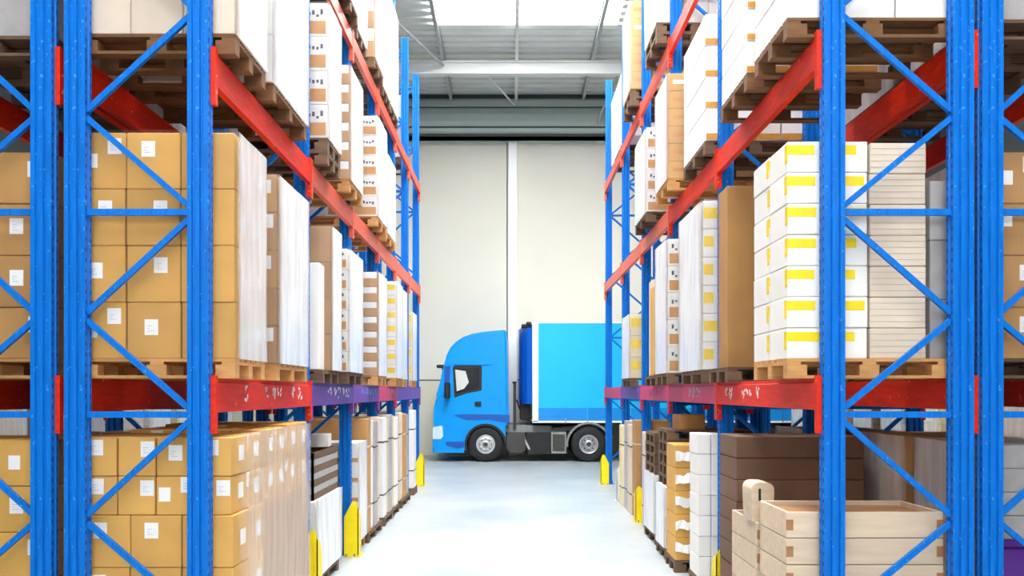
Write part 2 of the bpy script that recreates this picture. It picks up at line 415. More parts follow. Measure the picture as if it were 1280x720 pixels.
guard(-1, 2.17, 9.16, .75, YELL, 'yellow guard at the second post of the left rack, nearest on the left')
guard(-1, 2.17, 11.58, .75, YELL, 'yellow guard at the third post of the left rack')
guard(-1, 2.17, 20.18, .78, YELL, 'yellow guard at the far end of the left rack')
guard(1, 2.29, 9.23, .54, YELL, 'yellow guard at the second post of the right rack, nearest on the right')
guard(1, 2.2, 14.6, .62, YELL, 'yellow guard at the fourth post of the right rack')
guard(1, 2.23, 20.58, .72, YELL, 'yellow guard at the far end of the right rack, before the truck')
guard(1, 2.23, 17.48, .70, WGUARD, 'white guard at the fifth post of the right rack')

# ------------------------------------------------------------------ pallets
def pallet_meshes(W, Dp, wood):
    """W across the rack (x), Dp along it (y), height .144"""
    h = {}
    k = MB(); n = 6
    for i in range(n):
        bwid = Dp/n*.80; y = -Dp/2+(Dp-bwid)*i/(n-1); k.box(-W/2, W/2, y, y+bwid, .122, .144, wood)
    for x in (-W/2+.05, 0, W/2-.05): k.box(x-.05, x+.05, -Dp/2+.002, Dp/2-.002, .100, .122, wood)
    h['top_deck'] = k.mesh('top_deck')
    k = MB(); k.box(-.072, .072, -.05, .05, .022, .100, wood); h['block'] = k.mesh('block')
    k = MB(); k.box(-W/2, W/2, -.05, .05, 0, .022, wood); h['bottom_board'] = k.mesh('bottom_board')
    k = MB()
    for i in range(n):
        bwid = Dp/n*.80; y = -Dp/2+(Dp-bwid)*i/(n-1); k.box(-W/2, W/2, y, y+bwid, .122, .144, wood)
    for x in (-W/2+.05, 0, W/2-.05): k.box(x-.05, x+.05, -Dp/2+.002, Dp/2-.002, .100, .122, wood)
    for y in (-Dp/2+.05, 0, Dp/2-.05):
        k.box(-W/2, W/2, y-.05, y+.05, 0, .022, wood)
        for x in (-W/2+.073, 0, W/2-.073): k.box(x-.072, x+.072, y-.05, y+.05, .022, .100, wood)
    h['whole'] = k.mesh('pallet')
    return h
PC = {}
def pallet(cx, cy, z, W, Dp, wood, label, detail, rz=0, group='wooden pallets on the racks'):
    key = (round(W, 2), round(Dp, 2), wood.name)
    if key not in PC: PC[key] = pallet_meshes(W, Dp, wood)
    h = PC[key]
    if detail:
        t = thing('pallet', label, 'pallet', (cx, cy, z), group, rz)
        link('top_deck', h['top_deck'], t)
        for y in (-Dp/2+.05, 0, Dp/2-.05):
            link('bottom_board', h['bottom_board'], t, (0, y, 0))
            for x in (-W/2+.073, 0, W/2-.073): link('block', h['block'], t, (x, y, 0))
    else:
        t = tag(link('pallet', h['whole'], None, (cx, cy, z), rz), label, 'pallet', group)
    return t

# ------------------------------------------------------------------ cartons
def carton_meshes(w, d, h, style, side, seed):
    """w in x, d in y, h; origin at base centre; front is -y, aisle face is -side*x. returns [(part, mesh)], first one is the body"""
    r = random.Random(seed); s = -side     # direction of the aisle
    g = .003; x0, x1, y0, y1 = -w/2+g, w/2-g, -d/2+g, d/2-g
    base = {'label': CARD, 'labelk': CARD2, 'ytape': WHITEC, 'btape': WHITEC, 'btext': WHITEC, 'white': WHITEC, 'gold': CARD, 'cream': CREAM,
            'dark': CARDK, 'beige': BEIGE, 'slat': BEIGE, 'ysq': WHITEC, 'grey': GREYC, 'mixed': CARD2, 'tan': CARD2}[style]
    out = []
    k = MB(); k.box(x0, x1, y0, y1, 0.0, h-.004, base, .006)
    if style in ('label', 'labelk', 'tan', 'gold'):
        # closing flap line on the faces
        k.box(x0+.01, x1-.01, -.0015, .0015, h-.0045, h-.0025, SEAM)
    out.append(('carton', k.mesh('carton')))
    fy = y0-.0015
    def plate(nm, xa, xb, za, zb, m, face='f'):
        q = MB()
        if face == 'f': q.box(xa, xb, fy-.001, y0+.001, za, zb, m)
        else:
            X = s*(w/2-g); q.box(X-s*.001, X+s*.0025, xa, xb, za, zb, m)
        out.append((nm, q.mesh(nm)))
    c = s*(w/2-g)           # x of the aisle corner
    if style in ('label', 'labelk'):
        lw, lh = .10, min(.115, h*.4)
        lx = r.uniform(-w*.28, w*.18); lz = r.uniform(h*.15, h*.72-lh*.3)
        plate('shipping_label', lx, lx+lw, lz, lz+lh, LABEL)
        if r.random() < .3: plate('shipping_label', lx-.16 if lx > 0 else lx+.15, (lx-.16 if lx > 0 else lx+.15)+.085, lz*.6, lz*.6+lh*.9, LABEL)
        q = MB()
        for i in range(3): q.box(lx+.02, lx+.02+(.045, .02, .035)[i], fy-.0025, fy-.0005, lz+lh*(.25+.16*i), lz+lh*(.29+.16*i), INKG)
        out.append(('printed_mark', q.mesh('printed_mark')))
        plate('side_label', -.02, .10, h*.35, h*.35+lh, LABEL, 'a')
    if style == 'ytape':
        a, b_ = (c, c-s*w*r.uniform(.62, .95))
        plate('tape', min(a, b_), max(a, b_), h*.56, h*.86, YTAPE)
        plate('tape', -d/2+g, -d/2+.06, h*.30, h*.88, YTAPE, 'a')
    if style == 'ysq':
        wide = r.random() < .5
        a, b_ = c-s*.01, c-s*(w*.9 if wide else w*.42)
        plate('tape', min(a, b_), max(a, b_), h*.36, h*.74, YTAPE)
    if style == 'btape':
        a, b_ = (c, c-s*w*.95)
        plate('tape', min(a, b_), max(a, b_), 0.01, h*.22, BTAPE)
    if style in ('btext',):
        a, b_ = (c-s*.02, c-s*w*.9)
        plate('brown_panel', min(a, b_), max(a, b_), h*.08, h*.46, BTAPE)
        q = MB()
        for i in range(5):
            xx = c-s*(.05+.045*i); zz = h*.60+r.uniform(-.01, .02)
            q.box(min(xx, xx-s*.028), max(xx, xx-s*.028), fy-.002, fy, zz, zz+h*r.uniform(.06, .16), INK)
        out.append(('printed_mark', q.mesh('printed_mark')))
    if style == 'mixed':
        a, b_ = (c-s*.01, c-s*w*.95)
        plate('white_panel', min(a, b_), max(a, b_), h*.55, h*.95, LABEL)
    if style == 'gold':
        plate('tape', -w*.35, w*.42, h*.40, h*.62, LABEL if r.random() < .35 else BTAPE)
    if style == 'cream':
        a, b_ = (c-s*.01, c-s*w*.5)
        plate('tape', min(a, b_), max(a, b_), h*.4, h*.8, YTAPE)
    if style == 'slat':
        q = MB()
        for i in range(1, 5): q.box(x0, x1, fy, y0+.001, h*i/5-.002, h*i/5+.002, FAINT)
        out.append(('layer_line', q.mesh('layer_line')))
    return out
CC = {}
def carton(loc, w, d, h, style, side, parent=None, label=None, group=None, rz=0, simple=False, seed=0, cat='box'):
    key = (round(w, 3), round(d, 3), round(h, 3), style, side, seed)
    if key not in CC: CC[key] = carton_meshes(w, d, h, style, side, seed)
    parts = CC[key]
    o = link('carton', parts[0][1], parent, loc, rz)
    if not parent: tag(o, label, cat, group)
    if not simple:
        for nm, me in parts[1:]: link(nm, me, o)
    return o
ROW = ['top', 'second', 'third', 'fourth', 'fifth', 'sixth', 'seventh', 'eighth', 'ninth', 'tenth']
def stack(side, xa, W, y0, y1, z0, z1, nx, ny, nz, style, desc, where, group, seedn=4, jit=.004, top=False, front=True):
    """cartons that are each a thing of their own; only the ones on the outside of the stack"""
    w = W/nx; d = (y1-y0)/ny; h = (z1-z0)/nz; r = random.Random(int(y0*100)+nz+int(z0*10))
    for iz in range(nz):
        row = nz-1-iz
        rn = ('bottom layer' if row == nz-1 else ('top layer' if row == 0 else ROW[row]+' layer from top'))
        for j in range(ny):
            for i in range(nx):
                if not ((j == 0 and front) or i == 0 or (top and iz == nz-1)): continue
                if j == 0 and i == 0: pos = 'aisle corner'
                elif j == 0: pos = ('%s from aisle' % ROW[i]) if nx > 2 else 'away from aisle'
                elif i == 0: pos = ('%s along aisle' % ROW[j]) if ny > 2 else 'aisle side behind corner'
                else: pos = '%s back, %s across' % (ROW[j], ROW[i])
                cx = side*(xa+w*(i+.5)); cy = y0+d*(j+.5)
                carton((cx+r.uniform(-jit, jit), cy+r.uniform(-jit, jit), z0+h*iz), w-.004, d-.004, h, style, side, None,
                       '%s, %s, %s, %s' % (desc, rn, pos, where), group, r.uniform(-.006, .006), False, r.randrange(seedn))
def film(parent, side, xa, W, y0, y1, z0, z1, m, ox, oy, oz, e=.010, name='stretch_film'):
    k = MB(); x0, x1 = sorted((side*(xa-e), side*(xa+W+e)))
    n = 7; r = random.Random(int(y0*10))
    ring = []
    def seg(a, b, steps, f):
        for i in range(steps): ring.append(f(a+(b-a)*i/steps))
    seg(x0, x1, n, lambda t: (t, y0-e)); seg(y0-e, y1+e, n, lambda t: (x1, t)); seg(x1, x0, n, lambda t: (t, y1+e)); seg(y1+e, y0-e, n, lambda t: (x0, t))
    M_ = len(ring); rows = 7; vs = []
    for a in range(rows):
        z = z0+(z1-z0)*a/(rows-1)
        for (x, y) in ring:
            q = r.uniform(0, .006); nx_ = -1 if abs(x-x0) < 1e-4 else (1 if abs(x-x1) < 1e-4 else 0); ny_ = -1 if abs(y-(y0-e)) < 1e-4 else (1 if abs(y-(y1+e)) < 1e-4 else 0)
            vs.append((x+nx_*q-ox, y+ny_*q-oy, z-oz))
    fs = [(a*M_+i, a*M_+(i+1) % M_, (a+1)*M_+(i+1) % M_, (a+1)*M_+i) for a in range(rows-1) for i in range(M_)]
    k.add(vs, fs, m)
    return link(name, k.mesh(name, True), parent)
def load(side, xa, W, y0, y1, z0, z1, nx, ny, nz, style, label, filmm=FILMW, group='wrapped pallet loads on the racks', simple=False, seedn=3, cap=True):
    """a film-wrapped pallet load: one thing, its cartons and its film are parts"""
    ox, oy = side*(xa+W/2), (y0+y1)/2
    t = thing('wrapped_load', label, 'pallet load', (ox, oy, z0), group)
    w = W/nx; d = (y1-y0)/ny; h = (z1-z0)/nz; r = random.Random(int(y0*77)+int(z1*9))
    for iz in range(nz):
        for j in range(ny):
            for i in range(nx):
                if not (j == 0 or i == 0 or iz == nz-1): continue
                carton((side*(xa+w*(i+.5))-ox, y0+d*(j+.5)-oy, h*iz), w, d, h, style, side, t, simple=(simple or j > 0 or i > 1), seed=r.randrange(seedn))
    if filmm: film(t, side, xa, W, y0, y1, z0+.002, z1+.004, filmm, ox, oy, z0)
    return t
BAYN = ['nearest', 'second', 'third', 'fourth', 'last']
def pal(side, xa, y0, y1, z, under, detail=False, W=1.15, wood=WOOD):
    pallet(side*(xa+W/2), (y0+y1)/2, z, W, min(y1-y0, 1.2), wood, 'wooden pallet under '+under, detail)

PH = .144
# ====================================================================== LEFT AISLE RACK
G0 = 'tan cardboard cartons'
# floor level, nearest bay: cardboard cartons in three stacks
for a, (y0, y1, nm) in enumerate(((6.36, 7.16, 'nearest floor stack left'), (7.2, 7.9, 'second floor stack left'), (7.94, 8.72, 'third floor stack left'))):
    pal(-1, 2.03, y0, y1, 0, 'the tan cartons of the '+nm, True)
    stack(-1, 2.03, 1.14, y0, y1, PH, 1.29, 3, 2, 3, 'tan' if a else 'label', 'large tan carton', nm, 'large tan cartons on the left floor', front=(a == 0))
    stack(-1, 2.05, 1.12, y0+.01, y1, 1.29, 1.86+.02*a, 4, 2, 2, 'label', 'small labelled carton', nm, 'small labelled cartons on the left floor', top=True, front=(a == 0))
fw = film(None, -1, 2.03, 1.15, 6.36, 8.73, PH, 1.88, FILMN, 0, 0, 0)
tag(fw, 'clear stretch film around the tan cartons on the near left floor', 'film')
# first shelf, nearest bay
pal(-1, 2.02, 6.36, 7.12, 2.29, 'the labelled tan carton stack on the left first shelf', True)
stack(-1, 2.02, 1.2, 6.36, 7.12, 2.434, 4.09, 3, 2, 4, 'label', 'tan carton', 'nearest stack, left first shelf', 'labelled tan cartons on the left first shelf', 6)
fw = film(None, -1, 2.02, 1.2, 6.36, 7.12, 2.434, 4.10, FILM, 0, 0, 0)
tag(fw, 'clear stretch film around the nearest carton stack on left first shelf', 'film')
pal(-1, 2.02, 7.48, 8.6, 2.29, 'the tall film wrapped tan load in the nearest left bay', True)
load(-1, 2.02, 1.15, 7.48, 8.6, 2.434, 4.06, 3, 3, 5, 'labelk', 'tall film wrapped tan load behind the labelled cartons, left first shelf')
# first shelf, further bays
pal(-1, 2.05, 9.44, 10.32, 2.29, 'the white box and brown load in the second left bay', True, wood=WOODD)
load(-1, 2.09, 1.0, 9.45, 9.72, 2.434, 3.60, 2, 1, 1, 'white', 'low white carton in front of a taller brown load, left first shelf', None, simple=True)
load(-1, 2.03, 1.1, 9.76, 10.32, 2.434, 4.05, 2, 1, 4, 'tan', 'brown film wrapped load behind the low white carton, left first shelf')
pal(-1, 2.0, 10.62, 11.64, 2.29, 'the white and brown banded load, second left bay', False, wood=WOODD)
load(-1, 2.0, 1.15, 10.62, 11.64, 2.434, 3.94, 3, 2, 6, 'btext', 'white load with printed brown bands, left first shelf, second bay')
pal(-1, 2.0, 12.95, 13.88, 2.29, 'the grey and white banded load, third left bay', False)
load(-1, 2.0, 1.15, 12.95, 13.88, 2.434, 3.98, 3, 2, 7, 'mixed', 'load of narrow brown and white layers, left first shelf, third bay')
pal(-1, 2.02, 15.15, 16.04, 2.29, 'the yellow taped load on the left first shelf', False)
load(-1, 2.02, 1.15, 15.15, 16.04, 2.434, 4.12, 3, 2, 7, 'ysq', 'white load with yellow tape squares, left first shelf, fourth bay')
pal(-1, 2.10, 16.4, 17.4, 2.29, 'the plain white load, left first shelf, fifth bay', False)
load(-1, 2.10, 1.15, 16.4, 17.4, 2.434, 4.15, 2, 2, 4, 'white', 'plain white wrapped load, left first shelf, fifth bay')
pal(-1, 2.14, 18.6, 19.5, 2.29, 'the cream load at the far end of the left first shelf', False)
load(-1, 2.14, 1.15, 18.6, 19.5, 2.434, 3.9, 2, 2, 4, 'cream', 'cream load at the far end of the left first shelf')
# floor level, further bays
pal(-1, 2.14, 9.45, 10.9, 0, 'the low white load on the left floor, second bay', False, W=1.0, wood=WOODD)
load(-1, 2.14, 1.02, 9.45, 10.9, PH, 1.0, 2, 3, 2, 'white', 'low white load on the left floor carrying folded dark trays', FILMW)
t = thing('tray_stack', 'stack of grey brown trays on top of the low white load', 'trays', (-2.65, 10.2, 1.0))
for i in range(7):
    k = MB(); z = i*.075
    for a, b, c, d in ((-.48, .48, -.68, -.65), (-.48, .48, .65, .68), (-.48, -.45, -.68, .68), (.45, .48, -.68, .68)): k.box(a, b, c, d, z, z+.07, GREYC if i % 2 else WOODD)
    k.box(-.46, .46, -.66, .66, z, z+.012, WOODD); link('tray', k.mesh('tray'), t)
carton((-2.32, 10.6, 1.527), .22, .3, .16, 'white', -1, None, 'small white carton on top of the tray stack, left floor', None, .1, True)
pal(-1, 2.12, 11.9, 12.56, 0, 'the white load with brown bands on the left floor', False, W=1.0)
load(-1, 2.10, 1.05, 11.9, 12.56, PH, 1.5, 3, 1, 5, 'btape', 'white load with thin brown bands behind the third left guard', FILMW)
# tall narrow packages standing on the floor
def panel(side, xa, y0, y1, z0, z1, m, label, W=1.05, strap=True, group='tall board packages standing on the floor'):
    t = thing('board_package', label, 'package', (side*(xa+W/2), (y0+y1)/2, z0), group)
    k = MB(); h = z1-z0; d = y1-y0
    k.box(-W/2, W/2, -d/2, d/2, 0, h, m, .008); link('board', k.mesh('board'), t)
    if strap:
        for fz in (.22, .75):
            q = MB(); z = h*fz
            q.box(-W/2-.003, W/2+.003, -d/2-.003, -d/2, z, z+.02, BLACK if m is not CARD2 else BEIGE); q.box(-side*(W/2), -side*(W/2+.003), -d/2, d/2, z, z+.02, BLACK if m is not CARD2 else BEIGE)
            link('strap', q.mesh('strap'), t)
    return t
cols = [(CARD2, 'brown'), (WHITEC, 'white'), (GREYC, 'grey'), (BEIGE, 'beige'), (WHITEC, 'white'), (BEIGE, 'beige'), (GREYC, 'grey'), (CREAM, 'cream'), (WHITEC, 'white'), (BEIGE, 'beige'), (CARD2, 'brown'), (GREYC, 'grey'), (WHITEC, 'white')]
ys = [12.60, 12.92, 13.24, 13.57, 14.18, 14.53, 14.88, 15.23, 15.6, 16.36, 16.8, 17.25, 18.5]
wd = [.30, .30, .31, .30, .33, .33, .33, .34, .38, .42, .42, .5, .5]
wh = ['directly behind the banded white load', 'next behind the brown board', 'third from the brown board', 'last before the fourth post', 'first beyond the fourth post', 'second beyond the fourth post',
      'third beyond the fourth post', 'fourth beyond the fourth post', 'last before the fifth post', 'first beyond the fifth post', 'second beyond the fifth post', 'third beyond the fifth post', 'farthest on the left floor']
k = MB()
for (a, b) in ((12.6, 13.88), (14.18, 16.0), (16.36, 17.76), (18.45, 19.05)):
    pallet(-2.62, (a+b)/2, 0, 1.1, b-a, WOODD, 'dark low wooden pallet under the tall boards, left floor, '+{12.6: 'third bay', 14.18: 'fourth bay', 16.36: 'fifth bay', 18.45: 'last bay'}[a], False)
for i, ((mm, cn), y, d) in enumerate(zip(cols, ys, wd)):
    panel(-1, 2.09+.02*(i % 2), y, y+d, PH, 1.80-.03*(i % 3), mm, '%s tall board package on the left floor, %s' % (cn, wh[i]))

# second shelf
Z2 = 4.66+PH
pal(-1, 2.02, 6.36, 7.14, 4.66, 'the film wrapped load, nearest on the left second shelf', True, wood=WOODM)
load(-1, 2.02, 1.15, 6.36, 7.14, Z2, 6.4, 3, 2, 4, 'beige', 'milky film wrapped beige load, nearest on the left second shelf', FILMW)
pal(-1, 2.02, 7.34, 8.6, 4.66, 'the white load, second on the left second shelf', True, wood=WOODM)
load(-1, 2.02, 1.15, 7.34, 8.6, Z2, 6.4, 3, 3, 4, 'white', 'tall white wrapped load, second from near end, left second shelf')
pal(-1, 2.0, 9.45, 10.15, 4.66, 'another pallet, lower of the pair on left second shelf', True, wood=WOODD)
pal(-1, 2.0, 9.45, 10.15, 4.66+PH, 'the printed white load, upper of the pair', True, wood=WOODD)
load(-1, 2.0, 1.15, 9.46, 10.15, 4.66+2*PH, 6.42, 3, 1, 4, 'btext', 'white load with printed brown bands on two stacked pallets, left rack')
pal(-1, 2.0, 10.72, 11.64, 4.66, 'the brown taped white load, second left bay, second shelf', False)
load(-1, 2.0, 1.15, 10.72, 11.64, Z2, 6.22, 3, 2, 6, 'mixed', 'load of white and brown layers, left second shelf, second bay')
pal(-1, 2.0, 12.95, 13.88, 4.66, 'the evenly banded load, third left bay, second shelf', False)
load(-1, 2.0, 1.15, 12.95, 13.88, Z2, 6.3, 3, 2, 5, 'btext', 'white load with even golden bands, left second shelf, third bay')
pal(-1, 2.05, 14.2, 15.3, 4.66, 'the cream load of the left second shelf', False)
load(-1, 2.05, 1.15, 14.2, 15.3, Z2, 6.1, 3, 2, 4, 'cream', 'cream wrapped load, left second shelf, fourth bay')
# third shelf
Z3 = 7.04+PH
for (xa, y0, y1, zt, st, wn, nz) in ((2.05, 9.5, 10.3, 8.9, 'white', 'nearest visible', 5), (2.05, 10.6, 11.6, 8.9, 'white', 'second visible', 5), (2.12, 11.9, 12.7, 8.9, 'white', 'third visible', 5), (2.05, 12.98, 13.86, 8.95, 'mixed', 'fourth visible', 4),
                         (2.1, 14.2, 15.0, 9.1, 'white', 'fifth visible', 5), (2.1, 15.1, 16.02, 9.0, 'cream', 'sixth visible', 5), (2.32, 16.4, 17.3, 8.4, 'grey', 'seventh visible', 4), (2.34, 18.5, 19.5, 8.5, 'white', 'far end', 4)):
    pal(-1, xa, y0, y1, 7.04, 'the load on the left top shelf, '+wn, False, wood=WOODD)
    load(-1, xa, 1.1, y0, y1, Z3, zt, 3, 2, nz, st, '%s wrapped load on the left top shelf, %s' % ({'mixed': 'brown and white'}.get(st, st), wn), simple=(st != 'mixed'))

# ====================================================================== RIGHT AISLE RACK
# first shelf, nearest bay
pal(1, 2.01, 6.36, 7.24, 2.29, 'the yellow taped cartons on the right first shelf', True, W=1.2)
stack(1, 2.01, .60, 6.38, 7.26, 2.434, 4.03, 2, 2, 7, 'ytape', 'white yellow taped carton', 'right first shelf', 'white cartons with yellow tape, right first shelf', 5)
stack(1, 2.62, .42, 6.38, 7.26, 2.434, 4.02, 1, 1, 7, 'slat', 'beige ribbed carton beside yellow taped ones', 'right first shelf', 'beige cartons on the right first shelf', 1)
load(1, 3.08, .16, 6.42, 7.24, 2.434, 3.75, 1, 1, 3, 'grey', 'narrow grey wrapped bundle at the rear post, right first shelf', FILM)
pal(1, 2.10, 8.5, 9.3, 2.29, 'the plain brown slab carton, right first shelf', True, wood=WOODD)
panel(1, 2.20, 8.92, 9.28, 2.434, 4.30, CARD2, 'plain brown slab carton standing on the right first shelf', W=1.0, strap=False, group=None)
pal(1, 2.08, 9.5, 10.7, 2.29, 'the yellow patched white load, second right bay', True, wood=WOODD)
load(1, 2.08, 1.1, 9.5, 10.8, 2.434, 4.28, 4, 3, 6, 'ysq', 'white load with yellow tape patches, right first shelf, second bay')
pal(1, 2.0, 11.2, 12.1, 2.29, 'the printed brown banded load, right first shelf', False, wood=WOODD)
load(1, 2.0, 1.15, 11.2, 12.1, 2.434, 4.16, 3, 2, 5, 'btext', 'white load with printed brown bands, right first shelf, second bay')
pal(1, 2.08, 12.6, 13.6, 2.29, 'the tan slab on the right first shelf, third bay', False, wood=WOODD)
panel(1, 2.08, 12.75, 13.1, 2.434, 3.74, CARD, 'tan slab package, nearer of two, right first shelf, third bay', W=1.1, strap=False, group=None)
panel(1, 2.14, 13.2, 13.6, 2.434, 3.9, BEIGE, 'beige slab package behind the tan slab, right first shelf', W=1.05, strap=False, group=None)
pal(1, 2.08, 15.3, 16.4, 2.29, 'the low cream load, right first shelf, fourth bay', False, wood=WOODD)
load(1, 2.08, 1.1, 15.3, 16.4, 2.434, 3.56, 3, 2, 3, 'cream', 'low cream load with yellow tape, right first shelf, fourth bay')

# second shelf
Z2 = 4.78+PH
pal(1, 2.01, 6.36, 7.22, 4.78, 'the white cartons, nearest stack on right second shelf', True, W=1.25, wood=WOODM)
stack(1, 2.01, 1.2, 6.38, 7.22, Z2, 6.3, 3, 2, 5, 'white', 'white carton', 'nearest stack, right second shelf', 'white cartons on the right second shelf', 2)
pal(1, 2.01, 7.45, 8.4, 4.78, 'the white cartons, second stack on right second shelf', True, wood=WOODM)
stack(1, 2.01, 1.14, 7.46, 8.38, Z2, 6.3, 3, 1, 5, 'btape', 'white brown taped carton', 'second stack, right second shelf', 'white brown taped cartons on the right second shelf', 2)
pal(1, 2.10, 9.45, 10.7, 4.78, 'the white cartons in the second right bay, second shelf', True, wood=WOODD, W=1.1)
stack(1, 2.10, 1.1, 9.46, 10.68, Z2, 6.3, 4, 1, 4, 'btape', 'white brown taped carton', 'second bay, right second shelf', 'white brown taped cartons on the right second shelf', 2)
pal(1, 2.0, 11.15, 12.1, 4.78, 'the tall tan load, right second shelf', False)
load(1, 2.0, 1.15, 11.15, 12.1, Z2, 6.27, 3, 2, 6, 'gold', 'tall tan taped load, right second shelf, second bay', FILMW)
pal(1, 2.04, 13.2, 14.4, 4.78, 'the white load with brown marks, third right bay', False, wood=WOODD)
load(1, 2.04, 1.15, 13.2, 14.4, Z2, 6.2, 3, 2, 4, 'btext', 'white load with brown marks, right second shelf, third bay')
# third shelf
for (y0, y1, zt, st, wn) in ((9.5, 10.6, 8.9, 'white', 'white wrapped load on the right top shelf, second bay'), (12.35, 13.4, 8.95, 'white', 'white wrapped load on the right top shelf, third bay'),
                             (15.05, 16.0, 8.95, 'gold', 'tan taped load on the right top shelf, fourth bay'), (17.8, 20.3, 8.9, 'white', 'white wrapped load at the far end of the right top shelf')):
    xa = 2.32 if y0 > 17 else 2.05; bb = {9.5: 'second bay', 12.35: 'third bay', 15.05: 'fourth bay', 17.8: 'far end'}[y0]
    pal(1, xa, y0, y1, 7.14, 'another pallet, lower one, right top shelf, '+bb, False, wood=WOODD, W=1.1)
    pal(1, xa, y0, y1, 7.14+PH, 'the load, upper one, right top shelf, '+bb, False, wood=WOODD, W=1.1)
    load(1, xa, 1.1, y0, y1, 7.14+2*PH, zt, 3, 2, 5, st, wn, FILMW, simple=(st == 'white'))

# floor level: stacked timber collars
def collar_mesh(W, D_, h):
    k = MB(); t = .022
    for a, b, c, d in ((-W/2, W/2, -D_/2, -D_/2+t), (-W/2, W/2, D_/2-t, D_/2), (-W/2, -W/2+t, -D_/2+t, D_/2-t), (W/2-t, W/2, -D_/2+t, D_/2-t)):
        k.box(a, b, c, d, 0.003, h-.003, PINE, .003)
    c_ = k.mesh('wooden_collar'); k = MB()
    for sx in (-1, 1):
        for sy in (-1, 1): k.box(sx*(W/2+.002), sx*(W/2-.05), sy*(D_/2+.002), sy*(D_/2-.002), h*.3, h*.7, PINEIN)
    return c_, k.mesh('hinge')
for (y0, y1, nz, nm) in ((6.38, 7.06, 6, 'nearest'), (7.14, 7.96, 5, 'second')):
    c_, hg = collar_mesh(1.15, y1-y0, .195)
    pal(1, 2.01, y0, y1, 0, 'the %s stack of pale wooden collars, right floor' % nm, True)
    for i in range(nz):
        o = link('wooden_collar', c_, None, (2.01+.575, (y0+y1)/2, PH+i*.195)); row = nz-1-i
        tag(o, 'pale wooden pallet collar, %s of the %s stack, right floor' % (('bottom' if i == 0 else ROW[row]+' one'), nm), 'collar', 'wooden collars stacked on the right floor')
        link('hinge', hg, o)
# filling boards of the open box
k = MB(); k.box(-.54, .54, -.305, .305, 0, 1.13, PINEIN)
o = link('board_pile', k.mesh('board_pile'), None, (2.585, 6.72, PH+.001)); tag(o, 'pile of brown boards filling the nearest open collar box', 'boards')
# round topped pale plate with a slot
k = MB(); pts = [(-.085, 0), (.085, 0), (.095, .24)]+[(.03+.065*math.cos(a), .26+.06*math.sin(a)) for a in [R(v) for v in range(10, 90, 16)]]+[(-.03+.065*math.cos(a), .26+.06*math.sin(a)) for a in [R(v) for v in range(92, 175, 16)]]+[(-.095, .24)]
k.prism(pts, -.14, .14, PINE, 'y')
o = link('rounded_board', k.mesh('rounded_board'), None, (2.075, 7.35, PH+5*.195+.001)); tag(o, 'pale thick board with rounded top and dark slot on the collars', 'board')
k = MB(); k.box(-.035, -.015, -.143, -.139, .17, .27, BLACK); link('slot', k.mesh('slot'), o)
pal(1, 2.08, 8.1, 8.75, 0, 'the dark brown long cartons on the right floor', False, wood=WOODD)
stack(1, 2.08, 1.2, 8.1, 8.75, PH, 1.78, 1, 1, 8, 'dark', 'long dark brown carton', 'behind the collars, right floor', 'long dark brown cartons on the right floor', 1)
# second bay floor
pal(1, 2.05, 9.6, 10.1, 0, 'the narrow white cartons, second right bay floor', False, wood=WOODD)
stack(1, 2.05, .30, 9.62, 10.08, PH, 1.73, 2, 1, 7, 'white', 'narrow pale carton', 'second bay, right floor', 'narrow pale cartons on the right floor', 1)
pal(1, 1.97, 10.55, 11.2, 0, 'the golden banded load on the right floor', False, wood=WOODD, W=1.1)
t = load(1, 1.98, 1.1, 10.58, 11.18, PH, 1.55, 3, 1, 5, 'gold', 'golden brown load with crinkled white bands, right floor, second bay', None)
for i in range(5):
    k = MB(); z = .10+i*.28; r = random.Random(i)
    pts = [(-.55+.05*j, z+r.uniform(-.02, .02)) for j in range(23)]; top = [(x, zz+.11+r.uniform(-.02, .02)) for x, zz in pts]
    vs = [(x, -.318-r.uniform(0, .03), zz) for x, zz in pts]+[(x, -.318-r.uniform(0, .03), zz) for x, zz in top]
    k.add(vs, [(j, j+1, 23+j+1, 23+j) for j in range(22)], FILMW if False else LABEL)
    link('crinkled_band', k.mesh('crinkled_band'), t)
pal(1, 2.0, 11.35, 12.1, 0, 'the low white bags, right floor, before third post', False, wood=WOODD)
load(1, 2.0, 1.1, 11.36, 12.08, PH, .95, 3, 1, 2, 'white', 'low white wrapped load on the right floor, before third post')
for i in range(5):
    pallet(2.58, 11.72, .954+i*.15, 1.1, .72, WOODD, 'empty weathered pallet, %s of five on the low white load' % (ROW[4-i] if i else 'bottom'), False, rz=random.uniform(-.02, .02), group='empty pallets stacked on the right floor')
carton((2.35, 11.6, .954+.75-.006), .34, .4, .2, 'tan', 1, None, 'small tan carton on top of the empty pallets, right floor', None, .08, True)
pal(1, 2.05, 12.45, 13.5, 0, 'the low white load, right floor, third bay', False, wood=WOODD)
load(1, 2.05, 1.1, 12.46, 13.5, PH, 1.0, 3, 2, 3, 'white', 'low white load on the right floor, third bay')
for i in range(4):
    pallet(2.6, 12.95, 1.004+i*.15, 1.1, .9, WOODD, 'empty weathered pallet, %s of four, third bay, right floor' % (ROW[3-i] if i else 'bottom'), False, rz=random.uniform(-.02, .02), group='empty pallets stacked on the right floor')
